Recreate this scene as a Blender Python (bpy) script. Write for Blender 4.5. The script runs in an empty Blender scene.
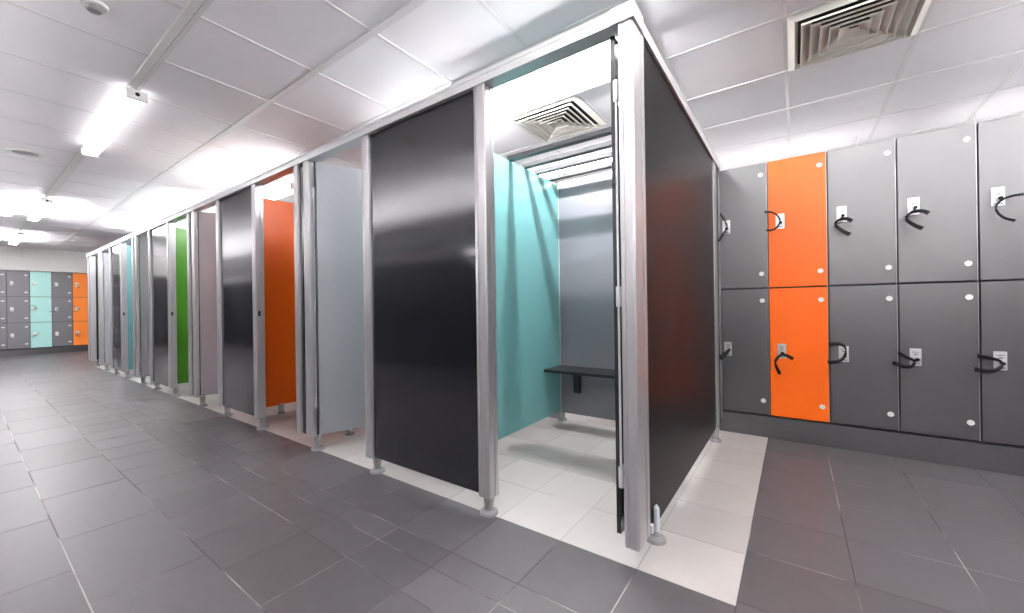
import bpy, bmesh, math, random
from mathutils import Vector, Matrix
random.seed(7)
S = bpy.context.scene
COL = S.collection
PI = math.pi

# ------------------------------------------------------------------ materials
def nodes(name):
    m = bpy.data.materials.new(name); m.use_nodes = True
    nt = m.node_tree
    return m, nt, nt.nodes['Principled BSDF']

def setin(b, **kw):
    for k, v in kw.items():
        k = k.replace('_', ' ')
        if k in b.inputs: b.inputs[k].default_value = v

def plain(name, col, rough=.5, metal=0., spec=.5, coat=0., coat_rough=.1, grain=0., grain_scale=60, bump=0., ior=None, stretch=(1, 1, 1)):
    m, nt, b = nodes(name)
    setin(b, Base_Color=(*col, 1), Roughness=rough, Metallic=metal, Specular_IOR_Level=spec, Coat_Weight=coat, Coat_Roughness=coat_rough)
    if ior: b.inputs['IOR'].default_value = ior
    tc = nt.nodes.new('ShaderNodeTexCoord')
    mp = nt.nodes.new('ShaderNodeMapping'); mp.inputs['Scale'].default_value = stretch
    nz = nt.nodes.new('ShaderNodeTexNoise'); nz.inputs['Scale'].default_value = grain_scale; nz.inputs['Detail'].default_value = 3
    nt.links.new(tc.outputs['Object'], mp.inputs['Vector']); nt.links.new(mp.outputs['Vector'], nz.inputs['Vector'])
    if grain:
        mx = nt.nodes.new('ShaderNodeMixRGB'); mx.blend_type = 'MULTIPLY'; mx.inputs['Fac'].default_value = 1
        rp = nt.nodes.new('ShaderNodeMapRange')
        rp.inputs['From Min'].default_value = .25; rp.inputs['From Max'].default_value = .75
        rp.inputs['To Min'].default_value = 1 - grain; rp.inputs['To Max'].default_value = 1 + grain
        nt.links.new(nz.outputs['Fac'], rp.inputs['Value'])
        mx.inputs['Color1'].default_value = (*col, 1)
        nt.links.new(rp.outputs['Result'], mx.inputs['Color2']); nt.links.new(mx.outputs['Color'], b.inputs['Base Color'])
    if bump:
        bp = nt.nodes.new('ShaderNodeBump'); bp.inputs['Strength'].default_value = bump; bp.inputs['Distance'].default_value = .002
        nt.links.new(nz.outputs['Fac'], bp.inputs['Height']); nt.links.new(bp.outputs['Normal'], b.inputs['Normal'])
    return m

def emit(name, col, strength):
    m, nt, b = nodes(name)
    setin(b, Base_Color=(.9, .9, .9, 1), Roughness=.4, Emission_Color=(*col, 1), Emission_Strength=strength)
    return m

M = {}
LAM = dict(rough=.13, spec=.5, grain=.05, grain_scale=350, ior=1.8)
M['charcoal'] = plain('charcoal_laminate', (.005, .005, .007), **LAM)
M['charcoal_side'] = plain('charcoal_side_laminate', (.009, .008, .009), rough=.36, spec=.18, grain=.05, grain_scale=350, ior=1.33)
M['door_grey'] = plain('grey_door_laminate', (.23, .23, .25), rough=.3, spec=.5, grain=.04, grain_scale=350, ior=1.6)
M['stall_grey'] = plain('stall_grey_laminate', (.2, .195, .22), rough=.38, spec=.5, grain=.04, grain_scale=350, ior=2.0)
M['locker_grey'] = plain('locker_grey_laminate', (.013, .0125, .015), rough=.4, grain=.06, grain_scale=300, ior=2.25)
M['orange'] = plain('orange_laminate', (.84, .125, .001), rough=.38, ior=1.45, grain=.03, grain_scale=250)
M['teal'] = plain('turquoise_laminate', (.2, .5, .5), rough=.33, grain=.03, grain_scale=250)
M['mint'] = plain('mint_laminate', (.42, .74, .69), rough=.35, grain=.03, grain_scale=250)
M['green'] = plain('green_laminate', (.06, .25, .012), rough=.33, grain=.03, grain_scale=250)
M['black'] = plain('black_laminate', (.012, .012, .014), rough=.35, grain=.05)
M['alu'] = plain('satin_aluminium', (.6, .59, .6), rough=.4, metal=.8, grain=.01, grain_scale=120, stretch=(1, 1, .03))
M['alu_white'] = plain('silver_rail', (.8, .8, .8), rough=.35, metal=.45, grain=.03, grain_scale=80)
M['steel'] = plain('foot_steel', (.42, .42, .42), rough=.35, metal=.7, grain=.08)
M['bar'] = plain('dark_bar_metal', (.1, .1, .105), rough=.4, metal=.3, grain=.04)
M['plastic_grey'] = plain('grey_plastic', (.22, .215, .22), rough=.4, grain=.04)
M['peg'] = plain('pale_plastic', (.62, .64, .67), rough=.4, grain=.03)
M['white_plastic'] = plain('white_plastic', (.8, .8, .78), rough=.35, grain=.02)
M['cream_metal'] = plain('cream_painted_metal', (.74, .72, .66), rough=.4, grain=.02)
M['duct'] = plain('duct_dark', (.03, .03, .032), rough=.8, grain=.1)
M['lock'] = plain('lock_plate_metal', (.8, .79, .8), rough=.35, metal=.8, grain=.04)
M['rubber'] = plain('black_rubber', (.004, .004, .005), rough=.5, spec=.2, grain=.1)
M['gap'] = plain('carcass_dark', (.03, .03, .033), rough=.5, grain=.05)
M['edge'] = plain('carcass_edge', (.55, .55, .55), rough=.3, metal=.6, grain=.05)
M['wall'] = None
M['diffuser'] = emit('lamp_diffuser', (1, .978, .995), 1.7)
M['diffuser_stall'] = emit('lamp_diffuser_stall', (1, .978, .995), 22)
M['diffuser_door'] = emit('lamp_diffuser_door', (1, .978, .995), 20)
M['diffuser_near'] = emit('lamp_diffuser_near', (1, .978, .995), 13)
M['diffuser_block'] = emit('lamp_diffuser_block', (1, .978, .995), 8)
M['diffuser_back'] = emit('lamp_diffuser_back', (1, .978, .995), 20)
M['diffuser_far'] = emit('lamp_diffuser_far', (1, .978, .995), 52)
M['panel_lit'] = emit('luminaire_diffuser', (1, .98, .995), 1.5)
M['tube'] = emit('luminaire_tube', (1, .98, .995), 165)
M['tube_lockers'] = emit('luminaire_tube_lockers', (1, .98, .995), 21)
M['tube_far'] = emit('luminaire_tube_far', (1, .98, .995), 60)
M['uplight'] = emit('fill_uplight_tube', (1, .978, .995), 46)  # tubes of the added fill uplights, here and in the next two
M['fill_wall'] = emit('fill_wall_tube', (1, .978, .995), 112)
M['fill_side'] = emit('fill_side_tube', (1, .978, .995), 28)
M['spot'] = emit('downlight_glass', (1, .98, .95), 20)

def tile_mat(name, c1, c2, rough, nscale=14, bump=.15, spec=.5):
    m, nt, b = nodes(name)
    at = nt.nodes.new('ShaderNodeAttribute'); at.attribute_name = 'tone'
    tc = nt.nodes.new('ShaderNodeTexCoord')
    nz = nt.nodes.new('ShaderNodeTexNoise'); nz.inputs['Scale'].default_value = nscale; nz.inputs['Detail'].default_value = 8; nz.inputs['Roughness'].default_value = .65
    nf = nt.nodes.new('ShaderNodeTexNoise'); nf.inputs['Scale'].default_value = 260; nf.inputs['Detail'].default_value = 2
    nt.links.new(tc.outputs['Object'], nz.inputs['Vector']); nt.links.new(tc.outputs['Object'], nf.inputs['Vector'])
    ad = nt.nodes.new('ShaderNodeMath'); ad.operation = 'MULTIPLY_ADD'; ad.inputs[1].default_value = .55
    nt.links.new(nz.outputs['Fac'], ad.inputs[0]); 
    sc = nt.nodes.new('ShaderNodeMath'); sc.operation = 'MULTIPLY'; sc.inputs[1].default_value = .45
    nt.links.new(at.outputs['Fac'], sc.inputs[0]); nt.links.new(sc.outputs[0], ad.inputs[2])
    cr = nt.nodes.new('ShaderNodeValToRGB')
    cr.color_ramp.elements[0].position = .15; cr.color_ramp.elements[0].color = (*c1, 1)
    cr.color_ramp.elements[1].position = .85; cr.color_ramp.elements[1].color = (*c2, 1)
    nt.links.new(ad.outputs[0], cr.inputs['Fac']); nt.links.new(cr.outputs['Color'], b.inputs['Base Color'])
    rr = nt.nodes.new('ShaderNodeMapRange'); rr.inputs['To Min'].default_value = rough - .02; rr.inputs['To Max'].default_value = rough + .04
    nt.links.new(nz.outputs['Fac'], rr.inputs['Value']); nt.links.new(rr.outputs['Result'], b.inputs['Roughness'])
    bp = nt.nodes.new('ShaderNodeBump'); bp.inputs['Strength'].default_value = bump; bp.inputs['Distance'].default_value = .0015
    nt.links.new(nf.outputs['Fac'], bp.inputs['Height']); nt.links.new(bp.outputs['Normal'], b.inputs['Normal'])
    setin(b, Specular_IOR_Level=spec)
    return m

M['tile_dark'] = tile_mat('dark_slate_tile', (.064, .0595, .062), (.104, .097, .102), .42, 9, .1, .4)
M['tile_white'] = tile_mat('pale_floor_tile', (.41, .386, .366), (.50, .474, .453), .4, 7, .08)

def grout_mat(name, dark, light):
    m, nt, b = nodes(name)
    tc = nt.nodes.new('ShaderNodeTexCoord')
    nz = nt.nodes.new('ShaderNodeTexNoise'); nz.inputs['Scale'].default_value = 2.2; nz.inputs['Detail'].default_value = 4
    cr = nt.nodes.new('ShaderNodeValToRGB')
    cr.color_ramp.elements[0].position = .46; cr.color_ramp.elements[0].color = (*dark, 1)
    cr.color_ramp.elements[1].position = .62; cr.color_ramp.elements[1].color = (*light, 1)
    nt.links.new(tc.outputs['Object'], nz.inputs['Vector']); nt.links.new(nz.outputs['Fac'], cr.inputs['Fac'])
    nt.links.new(cr.outputs['Color'], b.inputs['Base Color']); setin(b, Roughness=.8)
    return m
M['grout_dark'] = grout_mat('dark_grout', (.05, .048, .048), (.36, .34, .32))
M['grout_white'] = grout_mat('pale_grout', (.3, .285, .265), (.42, .4, .37))

def wall_mat(name, col, bw=.2, bh=.2):
    m, nt, b = nodes(name)
    tc = nt.nodes.new('ShaderNodeTexCoord'); mp = nt.nodes.new('ShaderNodeMapping')
    mp.inputs['Rotation'].default_value = (PI/2, 0, PI/2)
    sx = nt.nodes.new('ShaderNodeSeparateXYZ'); cx = nt.nodes.new('ShaderNodeCombineXYZ'); ad = nt.nodes.new('ShaderNodeMath')
    nt.links.new(tc.outputs['Object'], sx.inputs[0])
    nt.links.new(sx.outputs['X'], ad.inputs[0]); nt.links.new(sx.outputs['Y'], ad.inputs[1])
    nt.links.new(ad.outputs[0], cx.inputs['X']); nt.links.new(sx.outputs['Z'], cx.inputs['Y'])
    br = nt.nodes.new('ShaderNodeTexBrick'); br.offset = 0
    br.inputs['Scale'].default_value = 1; br.inputs['Brick Width'].default_value = bw; br.inputs['Row Height'].default_value = bh
    br.inputs['Mortar Size'].default_value = .004
    br.inputs['Color1'].default_value = (*col, 1); br.inputs['Color2'].default_value = (*[c*.96 for c in col], 1)
    br.inputs['Mortar'].default_value = (*[c*.9 for c in col], 1)
    nt.links.new(cx.outputs[0], br.inputs['Vector']); nt.links.new(br.outputs['Color'], b.inputs['Base Color'])
    setin(b, Roughness=.35)
    return m
M['wall'] = wall_mat('white_wall_tile', (.76, .75, .73))
M['ceil'] = plain('ceiling_board', (.9, .882, .912), rough=.6, grain=.025, grain_scale=2.2, spec=.4)
M['tee'] = plain('ceiling_tee', (.78, .775, .78), rough=.35, grain=.02)
M['wains'] = plain('dark_wall_panel', (.045, .045, .05), rough=.4, grain=.05)

# ------------------------------------------------------------------ mesh helpers
def nb(): return bmesh.new()

def box(bm, x0, x1, y0, y1, z0, z1, bev=0., seg=2, mat=None):
    r = bmesh.ops.create_cube(bm, size=1)
    vs = r['verts']
    for v in vs:
        v.co = Vector(((x0+x1)/2 + v.co.x*(x1-x0), (y0+y1)/2 + v.co.y*(y1-y0), (z0+z1)/2 + v.co.z*(z1-z0)))
        if mat is not None: v.co = mat @ v.co
    if bev:
        es = list({e for v in vs for e in v.link_edges})
        bmesh.ops.bevel(bm, geom=es, offset=bev, segments=seg, affect='EDGES', profile=.6)

def lathe(bm, prof, cx, cy, cz=0, n=28, axis='z', cap=True):
    """prof: list of (radius, height) turned about an axis through (cx,cy,cz)"""
    rings = []
    for r, h in prof:
        ring = []
        for k in range(n):
            a = 2*PI*k/n
            p = Vector((r*math.cos(a), r*math.sin(a), h))
            if axis == 'y': p = Vector((p.x, -h, p.y))      # pointing to -y
            if axis == 'x': p = Vector((h, p.x, p.y))       # pointing to +x
            ring.append(bm.verts.new(p + Vector((cx, cy, cz))))
        rings.append(ring)
    for a, b in zip(rings, rings[1:]):
        for k in range(n):
            try: bm.faces.new((a[k], a[(k+1) % n], b[(k+1) % n], b[k]))
            except ValueError: pass
    if cap:
        for ring in (rings[0], rings[-1]):
            try: bm.faces.new(ring)
            except ValueError: pass

def prism(bm, pts, z0, z1):
    """pts: (x,y) outline, extruded along z"""
    lo = [bm.verts.new((x, y, z0)) for x, y in pts]; hi = [bm.verts.new((x, y, z1)) for x, y in pts]
    n = len(pts)
    for k in range(n): bm.faces.new((lo[k], lo[(k+1) % n], hi[(k+1) % n], hi[k]))
    bm.faces.new(lo); bm.faces.new(hi)

def catmull(P, sub=6):
    P = [Vector(p) for p in P]
    Q = [P[0]*2 - P[1]] + P + [P[-1]*2 - P[-2]]
    out = []
    for i in range(1, len(Q)-2):
        a, b, c, d = Q[i-1:i+3]
        for k in range(sub):
            t = k/sub
            out.append(.5*((2*b) + (c-a)*t + (2*a-5*b+4*c-d)*t*t + (3*b-a-3*c+d)*t**3))
    out.append(P[-1]); return out

def strap(bm, P, w, t, wide=Vector((0, 0, 1)), n=10, taper=False):
    """flattened tube along a path: w across `wide`, t the other way"""
    pts = catmull(P); prev = None
    for i, p in enumerate(pts):
        d = (pts[min(i+1, len(pts)-1)] - pts[max(i-1, 0)]).normalized()
        u = (wide - d*wide.dot(d))
        u = u.normalized() if u.length > 1e-4 else Vector((1, 0, 0))
        v = d.cross(u)
        ww = w*(1 if not taper else .75 + .45*abs(2*i/(len(pts)-1) - 1))
        ring = [bm.verts.new(p + u*(ww/2*math.cos(2*PI*k/n)) + v*(t/2*math.sin(2*PI*k/n))) for k in range(n)]
        if prev:
            for k in range(n): bm.faces.new((prev[k], prev[(k+1) % n], ring[(k+1) % n], ring[k]))
        else: bm.faces.new(ring)
        prev = ring
    bm.faces.new(prev)

def root_loc(o):
    while o.parent: o = o.parent
    return o.location.copy()

def obj(name, bm, mat, parent=None, smooth=True, mats=None):
    bmesh.ops.recalc_face_normals(bm, faces=bm.faces)
    if parent is not None:
        off = root_loc(parent)
        for v in bm.verts: v.co -= off
    me = bpy.data.meshes.new(name); bm.to_mesh(me); bm.free()
    for m_ in (mats or [mat]): me.materials.append(m_)
    if smooth:
        for p in me.polygons: p.use_smooth = True
        try: me.set_sharp_from_angle(angle=math.radians(35))
        except Exception: pass
    o = bpy.data.objects.new(name, me); COL.objects.link(o)
    if parent is not None: o.parent = parent
    if smooth:
        wn = o.modifiers.new('weighted_normals', 'WEIGHTED_NORMAL'); wn.keep_sharp = True; wn.weight = 100
    return o

def thing(name, label, cat, loc=(0, 0, 0), group=None):
    o = bpy.data.objects.new(name, None); COL.objects.link(o)
    o.empty_display_size = .1; o.location = loc
    o['label'] = label; o['category'] = cat
    if group: o['group'] = group
    return o

def tag(o, label, cat, group=None):
    o['label'] = label; o['category'] = cat
    if group: o['group'] = group
    return o

def struct(name, bm, mat, **k):
    o = obj(name, bm, mat, smooth=False, **k); o['kind'] = 'structure'; return o

def dup(root, dx=0, dy=0, dz=0, label=None, group=None):
    r = root.copy(); COL.objects.link(r); r.location = root.location + Vector((dx, dy, dz))
    if label: r['label'] = label
    if group: r['group'] = group
    for ch in list(root.children):
        c = ch.copy(); COL.objects.link(c); c.parent = r
        for g in list(ch.children):
            d = g.copy(); COL.objects.link(d); d.parent = c
    return r

# ------------------------------------------------------------------ room shell
XL, XR, YF, YB, HC = -13.53, 3.6, -3.5, 4.6, 2.4
TOP, BOT = 1.898, .098            # head rail underside, panel underside
D = 1.914                         # locker fronts on the right

def tiles(rects, mat, grout, name, base_rect, g=.0042):
    bm = nb(); lay = bm.verts.layers.float.new('tone')
    for (x0, x1, y0, y1) in rects:
        if x1-x0 < .02 or y1-y0 < .02: continue
        t = random.random(); h = g/2
        vs = [bm.verts.new((x, y, 0)) for x, y in ((x0+h, y0+h), (x1-h, y0+h), (x1-h, y1-h), (x0+h, y1-h))]
        lo = [bm.verts.new((x, y, -.0012)) for x, y in ((x0+h, y0+h), (x1-h, y0+h), (x1-h, y1-h), (x0+h, y1-h))]
        for v in vs+lo: v[lay] = t
        bm.faces.new(vs)
        for k in range(4): bm.faces.new((vs[k], vs[(k+1) % 4], lo[(k+1) % 4], lo[k]))
    n = len(bm.faces)
    for (bx0, bx1, by0, by1) in base_rect:
        f = bm.faces.new([bm.verts.new((x, y, -.001)) for x, y in ((bx0, by0), (bx1, by0), (bx1, by1), (bx0, by1))])
        f.material_index = 1
        bl = [bm.verts.new((x, y, -.08)) for x, y in ((bx0, by0), (bx1, by0), (bx1, by1), (bx0, by1))]
        f2 = bm.faces.new(bl); f2.material_index = 1
    o = struct(name, bm, None, mats=[mat, grout]); return o

P = .305
XW = .277 - .305*32
EX, EY = .277, .056                # corner of the pale tiled area
dark = []
rows = [(EY, -.243, P, 0), (-.243, -.348, P, 0), (-.348, -.486, P, 0), (-.486, -.782, P, .0), (-.782, -1.09, 2*P, .15), (-1.09, -1.395, 2*P, .46),
        (-1.395, -1.7, 2*P, .15), (-1.7, -2.005, 2*P, .46), (-2.005, -2.31, 2*P, .15), (-2.31, -2.615, 2*P, .46), (-2.615, -2.92, 2*P, .15), (-2.92, -3.225, 2*P, .46), (-3.225, -3.5, 2*P, .15)]
for (ya, yb, w, off) in rows:
    x = -.333 + off - 2*P*22 - 2*P
    while x < EX - .01:
        x2 = x + w
        dark.append((max(x, XL), min(x2, EX), yb, ya)); x = x2
ry = [YB]; y = 2.565
while y > -3.5: ry.append(y); y -= .3105
ry.append(-3.5)
rx = [EX, .589, .907, 1.231, 1.55, 1.87, 2.19, 2.51, 2.83, 3.15, 3.47, XR]
for a, b in zip(ry, ry[1:]):
    for c, d in zip(rx, rx[1:]): dark.append((c, d, b, a))
y = EY
while y < YB - .01:
    x = XW
    while x > XL + .01:
        dark.append((max(x-2*P, XL), x, y, min(y+P, YB))); x -= 2*P
    y += P
floor = tiles(dark, M['tile_dark'], M['grout_dark'], 'floor', [(XL, EX, YF, EY), (EX, XR, YF, YB), (XL, XW, EY, YB)])
pale = []
y = EY
while y < YB - .01:
    x = EX
    while x > XW + .01:
        pale.append((max(x-P, XW), x, y, min(y+P, YB))); x -= P
    y += P
floor2 = tiles(pale, M['tile_white'], M['grout_white'], 'floor_cubicles', [(XW, EX, EY, YB)], g=.0035)

bm = nb(); box(bm, XL-.15, XR+.15, YF-.15, YB+.15, HC, HC+.12); ceiling = struct('ceiling', bm, M['ceil'])
bm = nb()
GX = [.411 + .595*k for k in range(-24, 6)]
GY = [-.030 + .591*k for k in range(-6, 8)]
for x in GX:
    if XL < x < XR: box(bm, x-.011, x+.011, YF, YB, HC-.003, HC+.01)
for y in GY:
    w = .02 if abs(y+.03) < .01 else .011
    if YF < y < YB: box(bm, XL, XR, y-w, y+w, HC-.004, HC+.01)
g = obj('ceiling_grid', bm, M['tee'], ceiling, smooth=False)

LZ, y0s_ = 1.885, -1.022
bm = nb(); box(bm, XL-.15, XL, YF, YB, LZ+.005, HC); box(bm, XL-.65, XL-.5, YF, YB, 0, LZ+.1); struct('wall_left', bm, M['wall'])
bm = nb(); box(bm, XL-.15, XR+.15, YB, YB+.15, 0, HC); struct('wall_back', bm, M['wall'])
bm = nb(); box(bm, XL-.15, XR+.15, YF-.15, YF, 0, HC); struct('wall_front', bm, M['wall'])
bm = nb(); box(bm, XR, XR+.15, YF, YB, 0, HC); struct('wall_right', bm, M['wall'])
bm = nb(); box(bm, XL, -2.6, YF, -2.95, 0, 1.95); box(bm, XL, -2.6, -2.98, -2.95, 1.95, 2.22); struct('trim_1', bm, M['wains'])          # tall dark units opposite the cubicles
bm = nb(); box(bm, -2.6, XR, YF, YF+.03, 0, 1.2); struct('trim_2', bm, M['wains'])  # unseen dark panel, height chosen to darken the locker reflections
bm = nb(); box(bm, XL-.49, XL+.02, -2.95, y0s_, 0, LZ); struct('trim_4', bm, M['wains'])  # unseen block in place of further lockers, added to darken panel reflections
bm = nb(); box(bm, XR-.03, XR, YF+.03, YB, 0, 1.9); struct('trim_3', bm, M['wains'])

# ------------------------------------------------------------------ cubicle front row
def post_bm(x0, x1, y0=0., y1=.062, z0=BOT, z1=TOP):
    """extruded aluminium post with rounded front edges and two shadow grooves"""
    b = nb(); w = x1-x0
    pts = [(x0, y1), (x0, y0+.016), (x0+.006, y0+.005), (x0+.018, y0), (x0+w*.34, y0), (x0+w*.34, y0+.004), (x0+w*.40, y0+.004), (x0+w*.40, y0),
           (x1-.012, y0), (x1-.003, y0+.004), (x1, y0+.012), (x1, y0+.034), (x1-.004, y0+.034), (x1-.004, y0+.040), (x1, y0+.040), (x1, y1)]
    prism(b, pts, z0, z1); return b

def foot_parts(parent, x, y, leg_top=BOT+.02, r=.042, lr=.021):
    b = nb(); lathe(b, [(lr, .012), (lr, .05), (lr+.003, .052), (lr+.003, leg_top)], x, y)
    f = obj('foot', b, M['steel'], parent)
    b = nb(); lathe(b, [(r, 0), (r, .006), (r*.93, .012), (r*.62, .018), (lr+.0015, .021), (lr+.0015, .024)], x, y)
    fl = obj('foot_flange', b, M['plastic_grey'], f)
    return f

def front_panel(xl0, xl1, xr0, xr1, label, keep=False, feet=None, grp='front panels of the cubicle row'):
    cx = (xl0+xr1)/2
    t = thing('cubicle_front_panel', label, 'cubicle panel', (cx, .03, 0), grp)
    b = nb(); box(b, xl1-.006, xr0+.006, .018, .048, BOT+.004, TOP); obj('panel', b, M['charcoal'], t)
    obj('edge_post', post_bm(xl0, xl1), M['alu'], t); obj('edge_post', post_bm(xr0, xr1), M['alu'], t)
    for fx in (feet or (xl0+.035, xr1-.055)): foot_parts(t, fx, .062)
    if keep:
        b = nb(); box(b, xr1-.002, xr1+.002, .015, .033, .885, .925, .003); obj('latch_keep', b, M['black'], t)
    return t

front_panel(-1.549, -1.481, -.716, -.643, 'dark charcoal front panel with silver posts, widest, just left of the turquoise cubicle', False, (-1.515, -.70))
front_panel(-2.33, -2.265, -2.2, -2.118, 'narrow dark pilaster between the orange cubicle and the half open pale grey door', False, (-2.16,))
front_panel(-3.715, -3.645, -2.99, -2.918, 'charcoal front panel standing left of the open orange cubicle', True)
front_panel(-4.471, -4.405, -4.336, -4.256, 'narrow dark pilaster between green cubicle and pinkish grey door', False, (-4.29,))
front_panel(-5.836, -5.766, -5.114, -5.042, 'charcoal front panel standing left of the open green cubicle', True)
front_panel(-6.601, -6.535, -6.45, -6.37, 'narrow dark pilaster between far turquoise slit and the grey door beside it', False, (-6.41,))
front_panel(-7.91, -7.84, -7.243, -7.17, 'charcoal front panel standing left of the farther turquoise cubicle opening', True)
front_panel(-8.73, -8.665, -8.575, -8.495, 'narrow pilaster right of the last dark cubicle at the far end', False, (-8.54,))
front_panel(-9.61, -9.57, -9.395, -9.32, 'narrow dark panel ending the cubicle row, before the far orange locker', False, (-9.36,))

# head rail: over the fronts and back along the end panel
bm = nb()
prof = [(-.006, TOP), (.064, TOP), (.064, TOP+.053), (.0, TOP+.053), (-.004, TOP+.047), (-.006, TOP+.036), (-.002, TOP+.034), (-.002, TOP+.030), (-.006, TOP+.028)]
def rail(bm, prof, a, b, ax):
    A = []; B = []
    for u, z in prof:
        if ax == 'x': A.append(bm.verts.new((a, u, z))); B.append(bm.verts.new((b, u, z)))
        else: A.append(bm.verts.new((-u, a, z))); B.append(bm.verts.new((-u, b, z)))
    n = len(prof)
    for k in range(n): bm.faces.new((A[k], A[(k+1) % n], B[(k+1) % n], B[k]))
    bm.faces.new(A); bm.faces.new(B)
rail(bm, prof, -9.615, -.03, 'x'); 
hr = thing('head_rail', 'long silver head rail running over the tops of all cubicles', 'rail', (0, 0, TOP))
obj('front_rail', bm, M['alu_white'], hr)
bm = nb(); prof2 = [(-.006+.0, TOP), (.03, TOP), (.03, TOP+.05), (.0, TOP+.05), (-.006, TOP+.044)]
rail(bm, prof2, .05, 1.9, 'y'); obj('side_rail', bm, M['alu_white'], hr)
bm = nb(); box(bm, -.075, .009, -.009, .10, TOP-.001, TOP+.055, .003); obj('corner_cap', bm, M['alu_white'], hr)

# end panel with its corner post
t = thing('cubicle_end_panel', 'large dark end panel of the cubicle row, nearest, facing the lockers', 'cubicle panel', (0, .8, 0))
b = nb(); box(b, -.02, -.005, .11, 1.645, .09, TOP); obj('panel', b, M['charcoal_side'], t)
b = nb()
prism(b, [(-.053, .06), (-.053, .008), (-.047, 0), (-.035, 0), (-.035, .003), (-.032, .003), (-.032, 0), (-.006, 0), (0, .006), (0, .085), (-.003, .085), (-.003, .092), (.001, .092), (.001, .122), (-.024, .122), (-.024, .06)], .098, TOP)
obj('corner_post', b, M['alu'], t)
b = nb(); prism(b, [(-.024, 1.64), (.001, 1.64), (.001, 1.75), (-.003, 1.755), (-.024, 1.755)], .09, TOP)
obj('end_channel', b, M['alu'], t)
b = nb(); prism(b, [(-.03, 1.755), (-.01, 1.755), (-.01, 1.90), (-.03, 1.90)], .09, TOP)
obj('filler_strip', b, M['black'], t)
b = nb(); prism(b, [(-.03, 1.90), (-.002, 1.895), (-.002, 1.912), (-.03, 1.912)], .1, TOP)
obj('wall_channel', b, M['alu'], t)
f = foot_parts(t, -.022, .27, .10, .039, .013)
b = nb(); lathe(b, [(.0115, .090), (.0115, .172), (.0105, .176), (.001, .188)], .008, .178, n=6)
obj('bracket_peg', b, M['peg'], f)
b = nb(); box(b, -.004, .008, .125, .145, .1, .13, .002); obj('bolt_cap', b, M['peg'], t)
foot_parts(t, -.012, 1.66, .10, .036)

# ------------------------------------------------------------------ doors
def door(x, y, ang, mat, label, width=.6, flip=1, reach=None):
    """hinge axis at (x,y); leaf runs along local +y, thickness to local x*flip"""
    t = thing('cubicle_door', label, 'cubicle door', (x, y, 0), 'doors of the cubicles')
    R = Matrix.Translation((x, y, 0))
    a, c = (.003, .019) if flip > 0 else (-.016, 0)
    b = nb(); box(b, x+a, x+c, y+.004, y+width, .118, 1.888, .0015)
    b.normal_update()
    for f in b.faces: f.material_index = 0 if abs(f.normal.x) > .9 else 1      # compact laminate: grey faces, black core at the edges
    obj('door_leaf', b, None, t, mats=[mat, M['black']])
    for z in (1.685, .96, .325):
        b = nb(); lathe(b, [(.009, -.036), (.0095, -.034), (.0095, .034), (.009, .036)], x-.006*flip, y-.004, z, n=16)
        box(b, x-.004*flip-.003, x-.004*flip+.003, y-.004, y+.03, z-.036, z+.036, .0015)
        obj('hinge', b, M['alu_white'], t)
    b = nb(); lathe(b, [(.0045, .30), (.0045, 1.66)], x-.006*flip, y-.004, 0, n=10); obj('hinge_rod', b, M['alu_white'], t)
    b = nb(); lathe(b, [(.022, 0), (.022, .006), (.008, .010), (.008, .02)], x+c if flip > 0 else x+a, y+width-.06, .9, n=20, axis='x'); obj('thumb_turn', b, M['alu'], t)
    if flip > 0:
        b = nb(); box(b, x-.0008, x+.0045, y-.006, y+.0035, .118, 1.888, .001); obj('edge_strip', b, M['black'], t)  # thin black strip between hinge rod and leaf
    t.rotation_euler.z = ang
    return t

door(-.075, .03, math.radians(0), M['charcoal'], 'door of the turquoise cubicle folded inward, black edge beside the corner post', flip=-1)
door(-2.092, .03, -math.radians(18), M['door_grey'], 'pale grey door half open, second from the near corner, largest door face seen', width=.62)
door(-4.232, .03, -math.radians(18), M['door_grey'], 'grey door with pinkish tint, ajar beside the green cubicle', width=.62)
door(-6.348, .03, -math.radians(18), M['door_grey'], 'grey door ajar to the right of the far turquoise slit', width=.62)
door(-8.47, .03, -math.radians(18), M['door_grey'], 'smallest pale door ajar, farthest along the cubicle row', width=.6)

# ------------------------------------------------------------------ partitions, back panel, bench
def partition(x, mat, label, y0=.052, y1=1.50, hook=True, z0=.082, z1=1.912, cap=True):
    t = thing('cubicle_partition', label, 'cubicle partition', (x, .8, 0), 'partitions between cubicles')
    b = nb(); box(b, x-.008, x+.008, y0, y1, z0, z1, .001); obj('panel', b, mat, t)
    b = nb(); box(b, x-.014, x+.014, y1, y1+.022, z0, z1, .002); obj('rear_post', b, M['alu_white'], t)
    foot_parts(t, x, y1+.04, z0+.01, .038)
    foot_parts(t, x, .36, z0+.01, .032)
    if hook:
        b = nb(); box(b, x+.008, x+.012, .60, .62, 1.47, 1.53, .002); strap(b, [(x+.012, .61, 1.5), (x+.035, .61, 1.495), (x+.04, .61, 1.515)], .012, .006, Vector((0, 1, 0)))
        obj('coat_hook', b, M['steel'], t)
    return t
partition(-1.12, M['teal'], 'turquoise partition inside the nearest cubicle with diagonal shadows')
partition(-3.33, M['orange'], 'bright orange partition seen through the third cubicle opening')
partition(-5.45, M['green'], 'bright green partition seen through an open cubicle')
partition(-7.55, M['teal'], 'dark turquoise partition showing as a thin slit farther down the row')
partition(-2.262, M['stall_grey'], 'grey partition behind the half open pale grey door, only its foot showing', hook=False)
partition(-4.405, M['stall_grey'], 'grey partition behind the pinkish grey door beside green cubicle', hook=False)
partition(-6.53, M['stall_grey'], 'grey partition hidden behind the door next to the far turquoise slit', hook=False)
partition(-8.655, M['stall_grey'], 'grey partition behind the farthest pale door', hook=False)
partition(-9.40, M['black'], 'black partition seen as a thin dark slit at the far end', hook=False)

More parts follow.
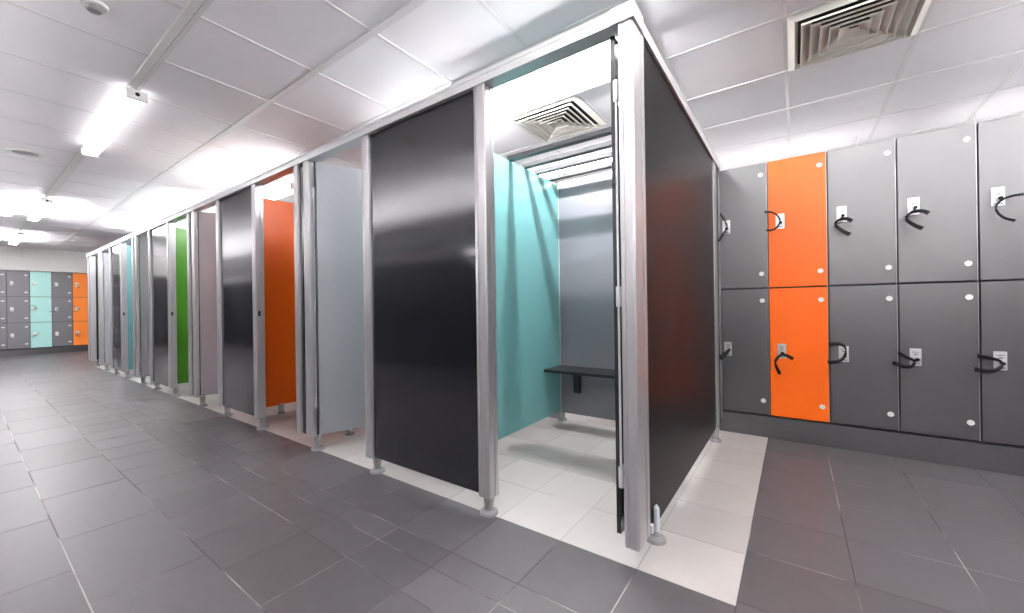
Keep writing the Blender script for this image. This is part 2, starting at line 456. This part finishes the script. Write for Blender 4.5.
t = thing('cubicle_back_panel', 'grey back panel of the turquoise cubicle behind the bench', 'cubicle panel', (-.55, 1.51, 0))
b = nb(); box(b, -1.105, -.035, 1.502, 1.518, .085, 1.915); obj('panel', b, M['stall_grey'], t)
b = nb(); box(b, -1.105, -.035, 1.498, 1.522, 1.905, 1.925, .002); obj('top_trim', b, M['alu_white'], t)
b = nb(); box(b, -1.105, -.035, 1.498, 1.522, .075, .097, .002); obj('bottom_trim', b, M['stall_grey'], t)
bm = nb(); box(bm, -10.0, -1.145, 1.545, 1.56, 0, 1.915); struct('wall_rear', bm, M['stall_grey'])

t = thing('cubicle_bench', 'black bench seat fixed across the back of turquoise cubicle', 'bench', (-.55, 1.38, 0))
b = nb(); box(b, -1.108, -.03, 1.235, 1.498, .434, .455, .003); obj('seat', b, M['black'], t)
for bx in (-.98, -.16):
    b = nb()
    for s in (0, 1):
        pass
    pts = [(1.498, .434), (1.30, .434), (1.30, .425), (1.465, .40), (1.47, .25), (1.498, .25)]
    A = [b.verts.new((bx, y, z)) for y, z in pts]; B = [b.verts.new((bx+.05, y, z)) for y, z in pts]
    for k in range(6): b.faces.new((A[k], A[(k+1) % 6], B[(k+1) % 6], B[k]))
    b.faces.new(A); b.faces.new(B)
    obj('bracket', b, M['black'], t, smooth=False)

bars = [(.85, 'first dark cross bar over turquoise partition, nearest the door opening'), (1.03, 'second cross bar over the turquoise partition, behind the nearest bar'),
        (1.197, 'third cross bar over the turquoise partition, before the rearmost bar'), (1.385, 'rearmost cross bar over the turquoise partition, next to back panel')]
for y, lab in bars:
    b = nb(); box(b, -1.13, -.036, y-.021, y+.021, 1.913, 1.943, .002)
    o = obj('cross_bar', b, M['bar']); tag(o, lab, 'bar', 'cross bars over the turquoise cubicle')

# ------------------------------------------------------------------ lockers on the right
LX0, LW, LB, LM, LT = -.0313, .3221, .158, 1.034, 1.9012
def disc(parent, x, z, y=D):
    b = nb(); lathe(b, [(.0155, 0), (.0155, .0015), (.0135, .003), (.012, .0022)], x, y, z, n=24, axis='y')
    return obj('number_disc', b, M['white_plastic'], parent)

def lock_y(parent, x, z, y=D):
    b = nb()
    box(b, x-.0245, x+.0245, y-.004, y+.001, z-.05, z+.05, .003)
    lathe(b, [(.014, 0), (.014, .012), (.011, .016)], x+.004, y-.003, z-.012, n=20, axis='y')
    box(b, x-.014, x+.014, y-.0055, y-.003, z+.026, z+.036, .001)
    box(b, x-.018, x+.018, y-.0052, y-.003, z-.042, z-.034, .001)
    b.faces.ensure_lookup_table(); n0 = len(b.faces)
    lathe(b, [(.0085, .0158), (.0085, .0168)], x+.004, y-.003, z-.012, n=16, axis='y')
    for (u0, u1, w0, w1) in ((-.015, .015, .027, .031), (-.008, .008, .012, .019), (-.017, .017, -.0415, -.0375)):
        box(b, x+u0, x+u1, y-.0062, y-.004, z+w0, z+w1)
    b.faces.ensure_lookup_table()
    for f in b.faces[n0:]: f.material_index = 1
    pl = obj('lock_plate', b, None, parent, mats=[M['lock'], M['plastic_grey']])
    return pl

def locker(i, mat, dlabel):
    x0 = LX0 + i*LW; x1 = x0 + LW
    t = thing('locker', dlabel, 'locker', (x0+LW/2, D+.25, 0), 'two tier lockers beside the cubicles')
    b = nb()
    box(b, x0+.0006, x1-.0006, D+.032, D+.5, LB-.01, LT, .001)
    b2 = obj('carcass', b, M['gap'], t)
    b = nb(); box(b, x1-.0040, x1-.0016, D+.004, D+.032, LB, LT)
    obj('carcass_edge', b, M['edge'], t)
    for z0, z1, lz in ((LM+.003, LT, 1.483), (LB, LM-.003, .604)):
        b = nb(); box(b, x0+.0048, x1-.0048, D, D+.014, z0+.002, z1-.002, .0022)
        d = obj('locker_door', b, mat, t)
        lock_y(d, x0+.071, lz)
        disc(d, x1-.0375, z1-.083); disc(d, x1-.0385, z0+.097)
    return t
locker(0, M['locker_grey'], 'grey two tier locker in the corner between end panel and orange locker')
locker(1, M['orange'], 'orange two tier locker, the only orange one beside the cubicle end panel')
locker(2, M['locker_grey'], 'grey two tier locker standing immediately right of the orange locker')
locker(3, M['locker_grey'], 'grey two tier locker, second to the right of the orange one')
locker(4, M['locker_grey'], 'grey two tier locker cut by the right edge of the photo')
bm = nb(); box(bm, -.031, LX0+LW*5, D+.006, D+.5, 0, LB-.012, .003)
o = obj('locker_plinth', bm, M['locker_grey']); tag(o, 'long grey plinth under the near row of two tier lockers', 'plinth')

bands = {
 'T1': [(0.009, 1.844, 1.575), (0.037, 1.869, 1.522), (0.046, 1.894, 1.475), (0.027, 1.869, 1.437), (0.002, 1.834, 1.378)],
 'T2': [(0.279, 1.814, 1.54), (0.32, 1.839, 1.535), (0.352, 1.869, 1.512), (0.362, 1.894, 1.478), (0.346, 1.869, 1.44), (0.319, 1.839, 1.418), (0.289, 1.814, 1.415)],
 'T3': [(0.724, 1.824, 1.42), (0.707, 1.839, 1.437), (0.681, 1.864, 1.448), (0.656, 1.879, 1.436), (0.652, 1.869, 1.407), (0.683, 1.844, 1.368), (0.714, 1.824, 1.34)],
 'T4': [(1.048, 1.814, 1.419), (1.026, 1.834, 1.437), (0.999, 1.864, 1.444), (0.975, 1.879, 1.427), (0.971, 1.869, 1.4), (0.995, 1.844, 1.364), (1.025, 1.824, 1.337)],
 'T5': [(1.388, 1.814, 1.465), (1.354, 1.834, 1.465), (1.329, 1.864, 1.455), (1.312, 1.879, 1.426), (1.316, 1.869, 1.389), (1.335, 1.854, 1.357), (1.363, 1.834, 1.337)],
 'B1': [(-0.005, 1.854, 0.545), (0.025, 1.869, 0.575), (0.054, 1.894, 0.604), (0.023, 1.864, 0.556), (-0.003, 1.844, 0.535)],
 'B2': [(0.423, 1.824, 0.565), (0.391, 1.854, 0.581), (0.357, 1.889, 0.58), (0.326, 1.874, 0.539), (0.33, 1.854, 0.508), (0.352, 1.824, 0.461)],
 'B3': [(0.608, 1.834, 0.663), (0.653, 1.864, 0.669), (0.688, 1.884, 0.65), (0.691, 1.889, 0.612), (0.677, 1.874, 0.579), (0.647, 1.859, 0.56), (0.602, 1.834, 0.557)],
 'B4': [(0.92, 1.824, 0.632), (0.956, 1.854, 0.608), (0.995, 1.889, 0.583), (0.984, 1.874, 0.555), (0.947, 1.854, 0.553), (0.896, 1.824, 0.573)],
 'B5': [(1.226, 1.824, 0.633), (1.276, 1.854, 0.622), (1.321, 1.889, 0.605), (1.321, 1.874, 0.576), (1.276, 1.854, 0.553), (1.215, 1.824, 0.561)]}
where = {'T1': 'upper door of the corner grey locker', 'T2': 'upper orange locker door', 'T3': 'upper grey door right of the orange locker',
         'T4': 'upper grey door, second right of orange', 'T5': 'upper grey door at the right edge', 'B1': 'lower door of the corner grey locker',
         'B2': 'lower orange locker door', 'B3': 'lower grey door right of the orange locker', 'B4': 'lower grey door, second right of orange', 'B5': 'lower grey door at the right edge'}
for k, pts in bands.items():
    i = int(k[1])-1; z = (1.483 if k[0] == 'T' else .604) - .012; x = LX0 + LW*i + .075
    t = thing('key_wristband', 'black rubber key wristband hanging from lock of ' + where[k], 'key wristband', (x, D-.02, z), 'key wristbands on the two tier lockers')
    b = nb(); strap(b, pts, .012 if k in ('T1', 'T2', 'T5') else .019, .007, Vector((0, .3, 1)), taper=True); obj('band', b, M['rubber'], t)
    m = min(pts, key=lambda p: (p[0]-x)**2 + (p[2]-z)**2 + (p[1]-D)**2)
    b = nb(); strap(b, [(x, D-.016, z), ((x+m[0])/2, (D-.016+m[1])/2, (z+m[2])/2), m], .016, .009, Vector((0, 0, 1)))
    lathe(b, [(.009, .012), (.009, .024), (.006, .027)], x, D-.003, z, n=16, axis='y')
    obj('key_head', b, M['rubber'], t)

# ------------------------------------------------------------------ lockers at the far end
FX = XL + .02
MB, MT = .152, 1.876
y0s = -1.0194; fw = .3234
def lock_x(parent, y, z):
    b = nb(); box(b, FX-.001, FX+.005, y-.025, y+.025, z-.045, z+.045, .003)
    lathe(b, [(.03, .004), (.03, .012), (.026, .02), (.012, .022), (.012, .03)], FX, y, z, n=20, axis='x')
    return obj('lock_plate', b, M['white_plastic'], parent)
M['far_grey_lit'] = plain('far_locker_grey_lit', (.17, .165, .18), rough=.5, grain=.04, grain_scale=300)  # locker grey lightened in the colour to stand in for stronger light
M['far_orange_lit'] = plain('far_locker_orange_lit', (.9, .24, .03), rough=.4, grain=.03, grain_scale=250)  # same for the orange: brighter light at the far end put into the colour
def far_locker(i, mat, label):
    a = y0s + i*fw; c = a+fw
    t = thing('locker', label, 'locker', (FX-.25, a+fw/2, 0), 'three tier lockers on the far wall')
    b = nb(); box(b, FX-.45, FX-.02, a+.001, c-.001, MB-.01, MT, .001); obj('carcass', b, M['gap'], t)
    h = (MT-MB)/3
    for k in range(3):
        z0 = MB + k*h; z1 = z0+h
        b = nb(); box(b, FX-.018, FX, a+.005, c-.005, z0+.005, z1-.005, .003)
        d = obj('locker_door', b, mat, t)
        lock_x(d, a+.07, (1.595, 1.025, .45)[2-k])
        for zz in (z1-.095, z0+.10):
            b = nb(); box(b, FX-.001, FX+.003, c-.075, c-.03, zz-.012, zz+.012, .004); obj('number_disc', b, M['white_plastic'], d)
    return t
far_locker(0, M['far_grey_lit'], 'grey three tier locker at the left edge of the far row')
far_locker(1, M['far_grey_lit'], 'grey three tier locker left of the mint green one on far wall')
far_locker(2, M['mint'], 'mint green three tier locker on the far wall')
far_locker(3, M['far_grey_lit'], 'grey three tier locker between the mint and orange ones')
far_locker(4, M['far_orange_lit'], 'orange three tier locker on far wall beside end of cubicles')
bm = nb(); box(bm, FX-.45, FX-.03, y0s, y0s+5*fw, 0, MB-.012, .003)
o = obj('locker_plinth', bm, M['locker_grey']); tag(o, 'grey plinth under the far wall row of three tier lockers', 'plinth')
fb = [(4, 1.595, 'top orange', [(0, .03, 0), (.0, .06, -.02), (.03, .09, -.085)]), (4, 1.02, 'middle orange', [(-.07, .07, .07), (-.01, .07, .05), (.03, .05, 0), (-.01, .07, -.05), (-.08, .07, -.06)]),
      (4, .44, 'bottom orange', [(0, .04, .05), (-.03, .06, -.03), (.02, .08, -.08)]), (3, 1.02, 'middle grey', [(-.03, .05, .05), (.02, .04, .03), (0, .05, -.04), (-.13, .08, -.06)]),
      (2, 1.045, 'middle mint', [(-.07, .08, .07), (-.02, .07, .06), (.03, .04, 0), (-.02, .07, -.04), (-.08, .08, -.04)]), (2, .437, 'bottom mint', [(.05, .05, .05), (0, .04, 0), (-.05, .06, -.05)])]
for i, z, nm, pts in fb:
    y = y0s + i*fw + .07
    t = thing('key_wristband', 'dark key wristband on the %s door of the far three tier lockers' % nm, 'key wristband', (FX, y, z), 'key wristbands on the far lockers')
    b = nb(); strap(b, [(FX+p[1], y+p[0], z+p[2]) for p in pts], .014, .006, Vector((1, 0, .4))); obj('band', b, M['rubber'], t)
    b = nb(); lathe(b, [(.012, .02), (.012, .045)], FX, y, z, n=12, axis='x'); obj('key_head', b, M['rubber'], t)

# ------------------------------------------------------------------ ceiling fittings
def vent(cx, cy, label):
    t = thing('ceiling_vent', label, 'air vent', (cx, cy, HC), 'square louvred ceiling vents')
    b = nb(); hs = .262
    def ring(bm, ro, zo, ri, zi, th=.0025):
        for s in range(4):
            c, sn = math.cos(s*PI/2), math.sin(s*PI/2)
            def R(p): return (cx + p[0]*c - p[1]*sn, cy + p[0]*sn + p[1]*c, p[2])
            for dz in (0,):
                q = [(-ro, -ro, zo), (ro, -ro, zo), (ri, -ri, zi), (-ri, -ri, zi)]
                up = [(x, y, z+th) for x, y, z in q]
                A = [bm.verts.new(R(p)) for p in q]; Bv = [bm.verts.new(R(p)) for p in up]
                bm.faces.new(A); bm.faces.new(Bv)
                for k in range(4): bm.faces.new((A[k], A[(k+1) % 4], Bv[(k+1) % 4], Bv[k]))
    ring(b, .288, HC-.008, hs-.006, HC-.026); ring(b, hs-.006, HC-.026, hs-.02, HC-.004)
    obj('frame', b, M['cream_metal'], t, smooth=False)
    b = nb()
    for k in range(5):
        ro = .226 - k*.041
        ring(b, ro, HC-.03, ro-.043, HC-.004, .0018); ring(b, ro+.003, HC-.038, ro-.001, HC-.038, .009)
    box(b, cx-.022, cx+.022, cy-.022, cy+.022, HC-.028, HC-.025)
    obj('louvre', b, M['cream_metal'], t, smooth=False)
    b = nb(); box(b, cx-.25, cx+.25, cy-.25, cy+.25, HC-.0035, HC-.0005); obj('duct_opening', b, M['duct'], t, smooth=False)
    return t
vent(.7085, 1.447, 'square cream louvred vent in ceiling above the near lockers')
vent(-1.0715, 1.447, 'square cream louvred vent in ceiling over the turquoise cubicle')

def luminaire(cx, cy, L, label, tube='tube_far', hang=.05):
    t = thing('recessed_luminaire', label, 'ceiling light', (cx, cy, HC), 'lights over the cubicles')
    b = nb(); z0, z1 = HC-.022, HC-.002
    for (xa, xb, ya, yb) in ((-L/2, L/2, -.29, -.275), (-L/2, L/2, .275, .29), (-L/2, -L/2+.015, -.275, .275), (L/2-.015, L/2, -.275, .275)):
        box(b, cx+xa, cx+xb, cy+ya, cy+yb, z0, z1, .002)
    obj('frame', b, M['white_plastic'], t)
    b = nb(); box(b, cx-L/2+.015, cx+L/2-.015, cy-.275, cy+.275, z0+.006, z1-.001); obj('diffuser', b, M['panel_lit'], t, smooth=False)
    b = nb(); lathe(b, [(.013, -L/2+.03), (.013, L/2-.03)], cx, cy, HC-hang, n=12, axis='x'); obj('tube', b, M[tube], t)
    b = nb()
    for s in (-1, 1): box(b, cx+s*(L/2-.03)-.012, cx+s*(L/2-.03)+.012, cy-.018, cy+.018, HC-hang-.018, HC-.016, .003)
    obj('tube_holder', b, M['white_plastic'], t)
    return t
luminaire(-.79, .857, 1.2, 'bright white ceiling light over the turquoise cubicle, before its vent', 'tube')
luminaire(.95, .68, 1.18, 'ceiling light in front of the near lockers, above the photo frame', 'tube_lockers', .03)
luminaire(2.25, .68, 1.18, 'ceiling light right of the near lockers, outside the photo frame', 'tube_lockers', .03)

def batten(cx, cy, L, label, mat, drop=.0):
    t = thing('batten_light', label, 'ceiling light', (cx, cy, HC), 'batten lights along the ceiling')
    z = HC - drop
    b = nb(); box(b, cx-L/2, cx+L/2, cy-.03, cy+.03, z-.03, z-.004, .004)
    for s in (-1, 1): box(b, cx+s*(L/2+.012)-.012, cx+s*(L/2+.012)+.012, cy-.052, cy+.052, z-.068, z-.006, .005)
    if drop > .05:
        for s in (-1, 1): lathe(b, [(.003, z-.01), (.003, HC)], cx+s*L*.4, cy, 0, n=8)
    h = obj('housing', b, M['white_plastic'], t)
    b = nb()
    prof = [(-.05, -.03), (-.05, -.05), (-.04, -.062), (.04, -.062), (.05, -.05), (.05, -.03)]
    A = [b.verts.new((cx-L/2, cy+u, z+w)) for u, w in prof]; Bv = [b.verts.new((cx+L/2, cy+u, z+w)) for u, w in prof]
    for k in range(6): b.faces.new((A[k], A[(k+1) % 6], Bv[(k+1) % 6], Bv[k]))
    b.faces.new(A); b.faces.new(Bv)
    obj('diffuser', b, mat, t)
    b = nb(); lathe(b, [(.012, 0), (.012, .004)], cx+L/2+.024, cy, z-.035, n=12, axis='x'); obj('cable_gland', b, M['black'], t)
    return t
batten(-3.84, -.632, 1.56, 'nearest white batten light on the corridor ceiling', M['diffuser'], .018)
batten(-8.0, -.655, 1.56, 'second batten light down the corridor, beyond the round speaker', M['diffuser_far'], .02)
batten(-11.5, -.66, 1.56, 'farthest corridor batten light, close to the far lockers', M['diffuser_far'], .02)
batten(-1.79, .9, .8, 'hanging tube light above the half open pale grey door', M['diffuser_door'], .2)
for x, lab in ((-4.3, 'hanging tube light above the pinkish grey door, left of the orange partition'), (-6.4, 'hanging tube light over the cubicles just past the green one'), (-8.5, 'hanging tube light over the farthest cubicles of the row')):
    batten(x, .6, 1.56, lab, M['diffuser_stall'], .24)
# lights outside the frame: over the camera, behind the lockers, and added fill uplights
for x in (.32, 2.1):
    batten(x, -.64, 1.56, 'batten light in the corridor row above the camera, out of frame', M['diffuser_near'], .03)
def uplight(cx, cy, L, drop, mat):  # added unseen fill lamp, brightens the ceiling and the panel reflections
    t = thing('fill_uplight', 'unseen uplight added to brighten the ceiling, out of frame', 'ceiling light', (cx, cy, HC), 'added uplights out of frame')
    b = nb()
    for s in (-1, 1): lathe(b, [(.003, -drop-.04), (.003, 0)], cx+s*L*.4, cy, HC, n=8)
    obj('wire', b, M['steel'], t)
    z = HC - drop; b = nb()
    prof = [(-.085, z+.055), (-.05, z-.045), (.05, z-.045), (.085, z+.055), (.08, z+.055), (.046, z-.04), (-.046, z-.04), (-.08, z+.055)]
    A = [b.verts.new((cx-L/2, cy+u_, w_)) for u_, w_ in prof]; B = [b.verts.new((cx+L/2, cy+u_, w_)) for u_, w_ in prof]
    for k in range(8): b.faces.new((A[k], A[(k+1) % 8], B[(k+1) % 8], B[k]))
    obj('trough', b, M['white_plastic'], t)
    b = nb(); lathe(b, [(.03, -L/2), (.03, L/2)], cx, cy, z, n=12, axis='x'); obj('tube', b, mat, t)
    return t
for x in (-12.0, -9.4, -6.8, -4.2, -1.6):
    uplight(x, -2.5, 2.58, .75, M['uplight'])
for x in (.9, 2.6):
    uplight(x, -3.1, 1.6, .42, M['fill_wall'])
for y in (-.9, .15, 1.5):
    uplight(2.75, y, 1.5, .7, M['fill_side'])
for x in (.3, 2.2):
    batten(x, 3.3, 1.5, 'batten light hidden behind the near lockers', M['diffuser_block'], .36)
batten(-1.2, 2.45, 1.5, 'batten light seen between cross bars, behind the turquoise cubicle', M['diffuser_back'])

bm = nb(); box(bm, XL, 3.4, -.677, -.643, HC-.009, HC-.001, .003)
o = obj('cable_trunking', bm, M['white_plastic']); tag(o, 'slim white cable trunking along the corridor ceiling joining the lights', 'trunking')

t = thing('ceiling_speaker', 'round white speaker flush in the corridor ceiling, left of nearest batten light', 'speaker', (-5.27, -.95, HC))
b = nb(); lathe(b, [(.118, -.001), (.118, -.007), (.11, -.012), (.085, -.010), (.08, -.006)], -5.27, -.95, HC, n=40, cap=False); obj('rim', b, M['white_plastic'], t)
b = nb(); lathe(b, [(.082, -.004), (.075, -.010), (.03, -.016), (.001, -.017)], -5.27, -.95, HC, n=40); obj('grille', b, M['steel'], t)
t = thing('smoke_detector', 'small round white smoke detector at the top left of the ceiling', 'smoke detector', (-2.262, -.937, HC))
b = nb(); lathe(b, [(.05, -.001), (.05, -.012), (.046, -.016), (.034, -.018)], -2.262, -.937, HC, n=32); obj('base', b, M['white_plastic'], t)
b = nb(); lathe(b, [(.03, -.018), (.03, -.03), (.024, -.038), (.001, -.04)], -2.262, -.937, HC, n=32); obj('sensor_cap', b, M['plastic_grey'], t)
t = thing('downlight', 'small round bright downlight at the left edge, level with far batten lights', 'ceiling light', (-8.9, -.93, HC))
b = nb(); lathe(b, [(.11, -.001), (.11, -.01), (.09, -.014), (.085, -.008)], -8.9, -.93, HC, n=32, cap=False); obj('rim', b, M['white_plastic'], t)
b = nb(); lathe(b, [(.085, -.006), (.08, -.03), (.001, -.034)], -8.9, -.93, HC, n=32); obj('lens', b, M['spot'], t)

# ------------------------------------------------------------------ camera and picture settings
yaw, pit, rol, fpx, cx, cy, h = .61934, .00051, -.013915, 395.99, .4341, -1.3279, .93
fwv = Vector((-math.sin(yaw)*math.cos(pit), math.cos(yaw)*math.cos(pit), math.sin(pit)))
r = fwv.cross(Vector((0, 0, 1))).normalized(); u = r.cross(fwv)
r2 = math.cos(rol)*r + math.sin(rol)*u; u2 = -math.sin(rol)*r + math.cos(rol)*u
cam = bpy.data.cameras.new('camera'); co = bpy.data.objects.new('camera', cam); COL.objects.link(co)
m = Matrix((r2, u2, -fwv)).transposed().to_4x4(); m.translation = (cx, cy, h)
co.matrix_world = m
cam.sensor_fit = 'HORIZONTAL'; cam.sensor_width = 36; cam.lens = fpx/1024*36; cam.clip_start = .02; cam.clip_end = 100
S.camera = co

w = bpy.data.worlds.new('room_ambient'); S.world = w; w.use_nodes = True
w.node_tree.nodes['Background'].inputs['Color'].default_value = (.8, .82, .85, 1)
w.node_tree.nodes['Background'].inputs['Strength'].default_value = .05
S.view_settings.view_transform = 'Standard'; S.view_settings.look = 'None'
S.view_settings.gamma = 1; S.view_settings.use_curve_mapping = False
S.view_settings.exposure = 1.36
try:
    S.cycles.max_bounces = 10; S.cycles.diffuse_bounces = 6; S.cycles.glossy_bounces = 5
    S.cycles.use_denoising = True
    S.cycles.sample_clamp_indirect = 6
except Exception: pass
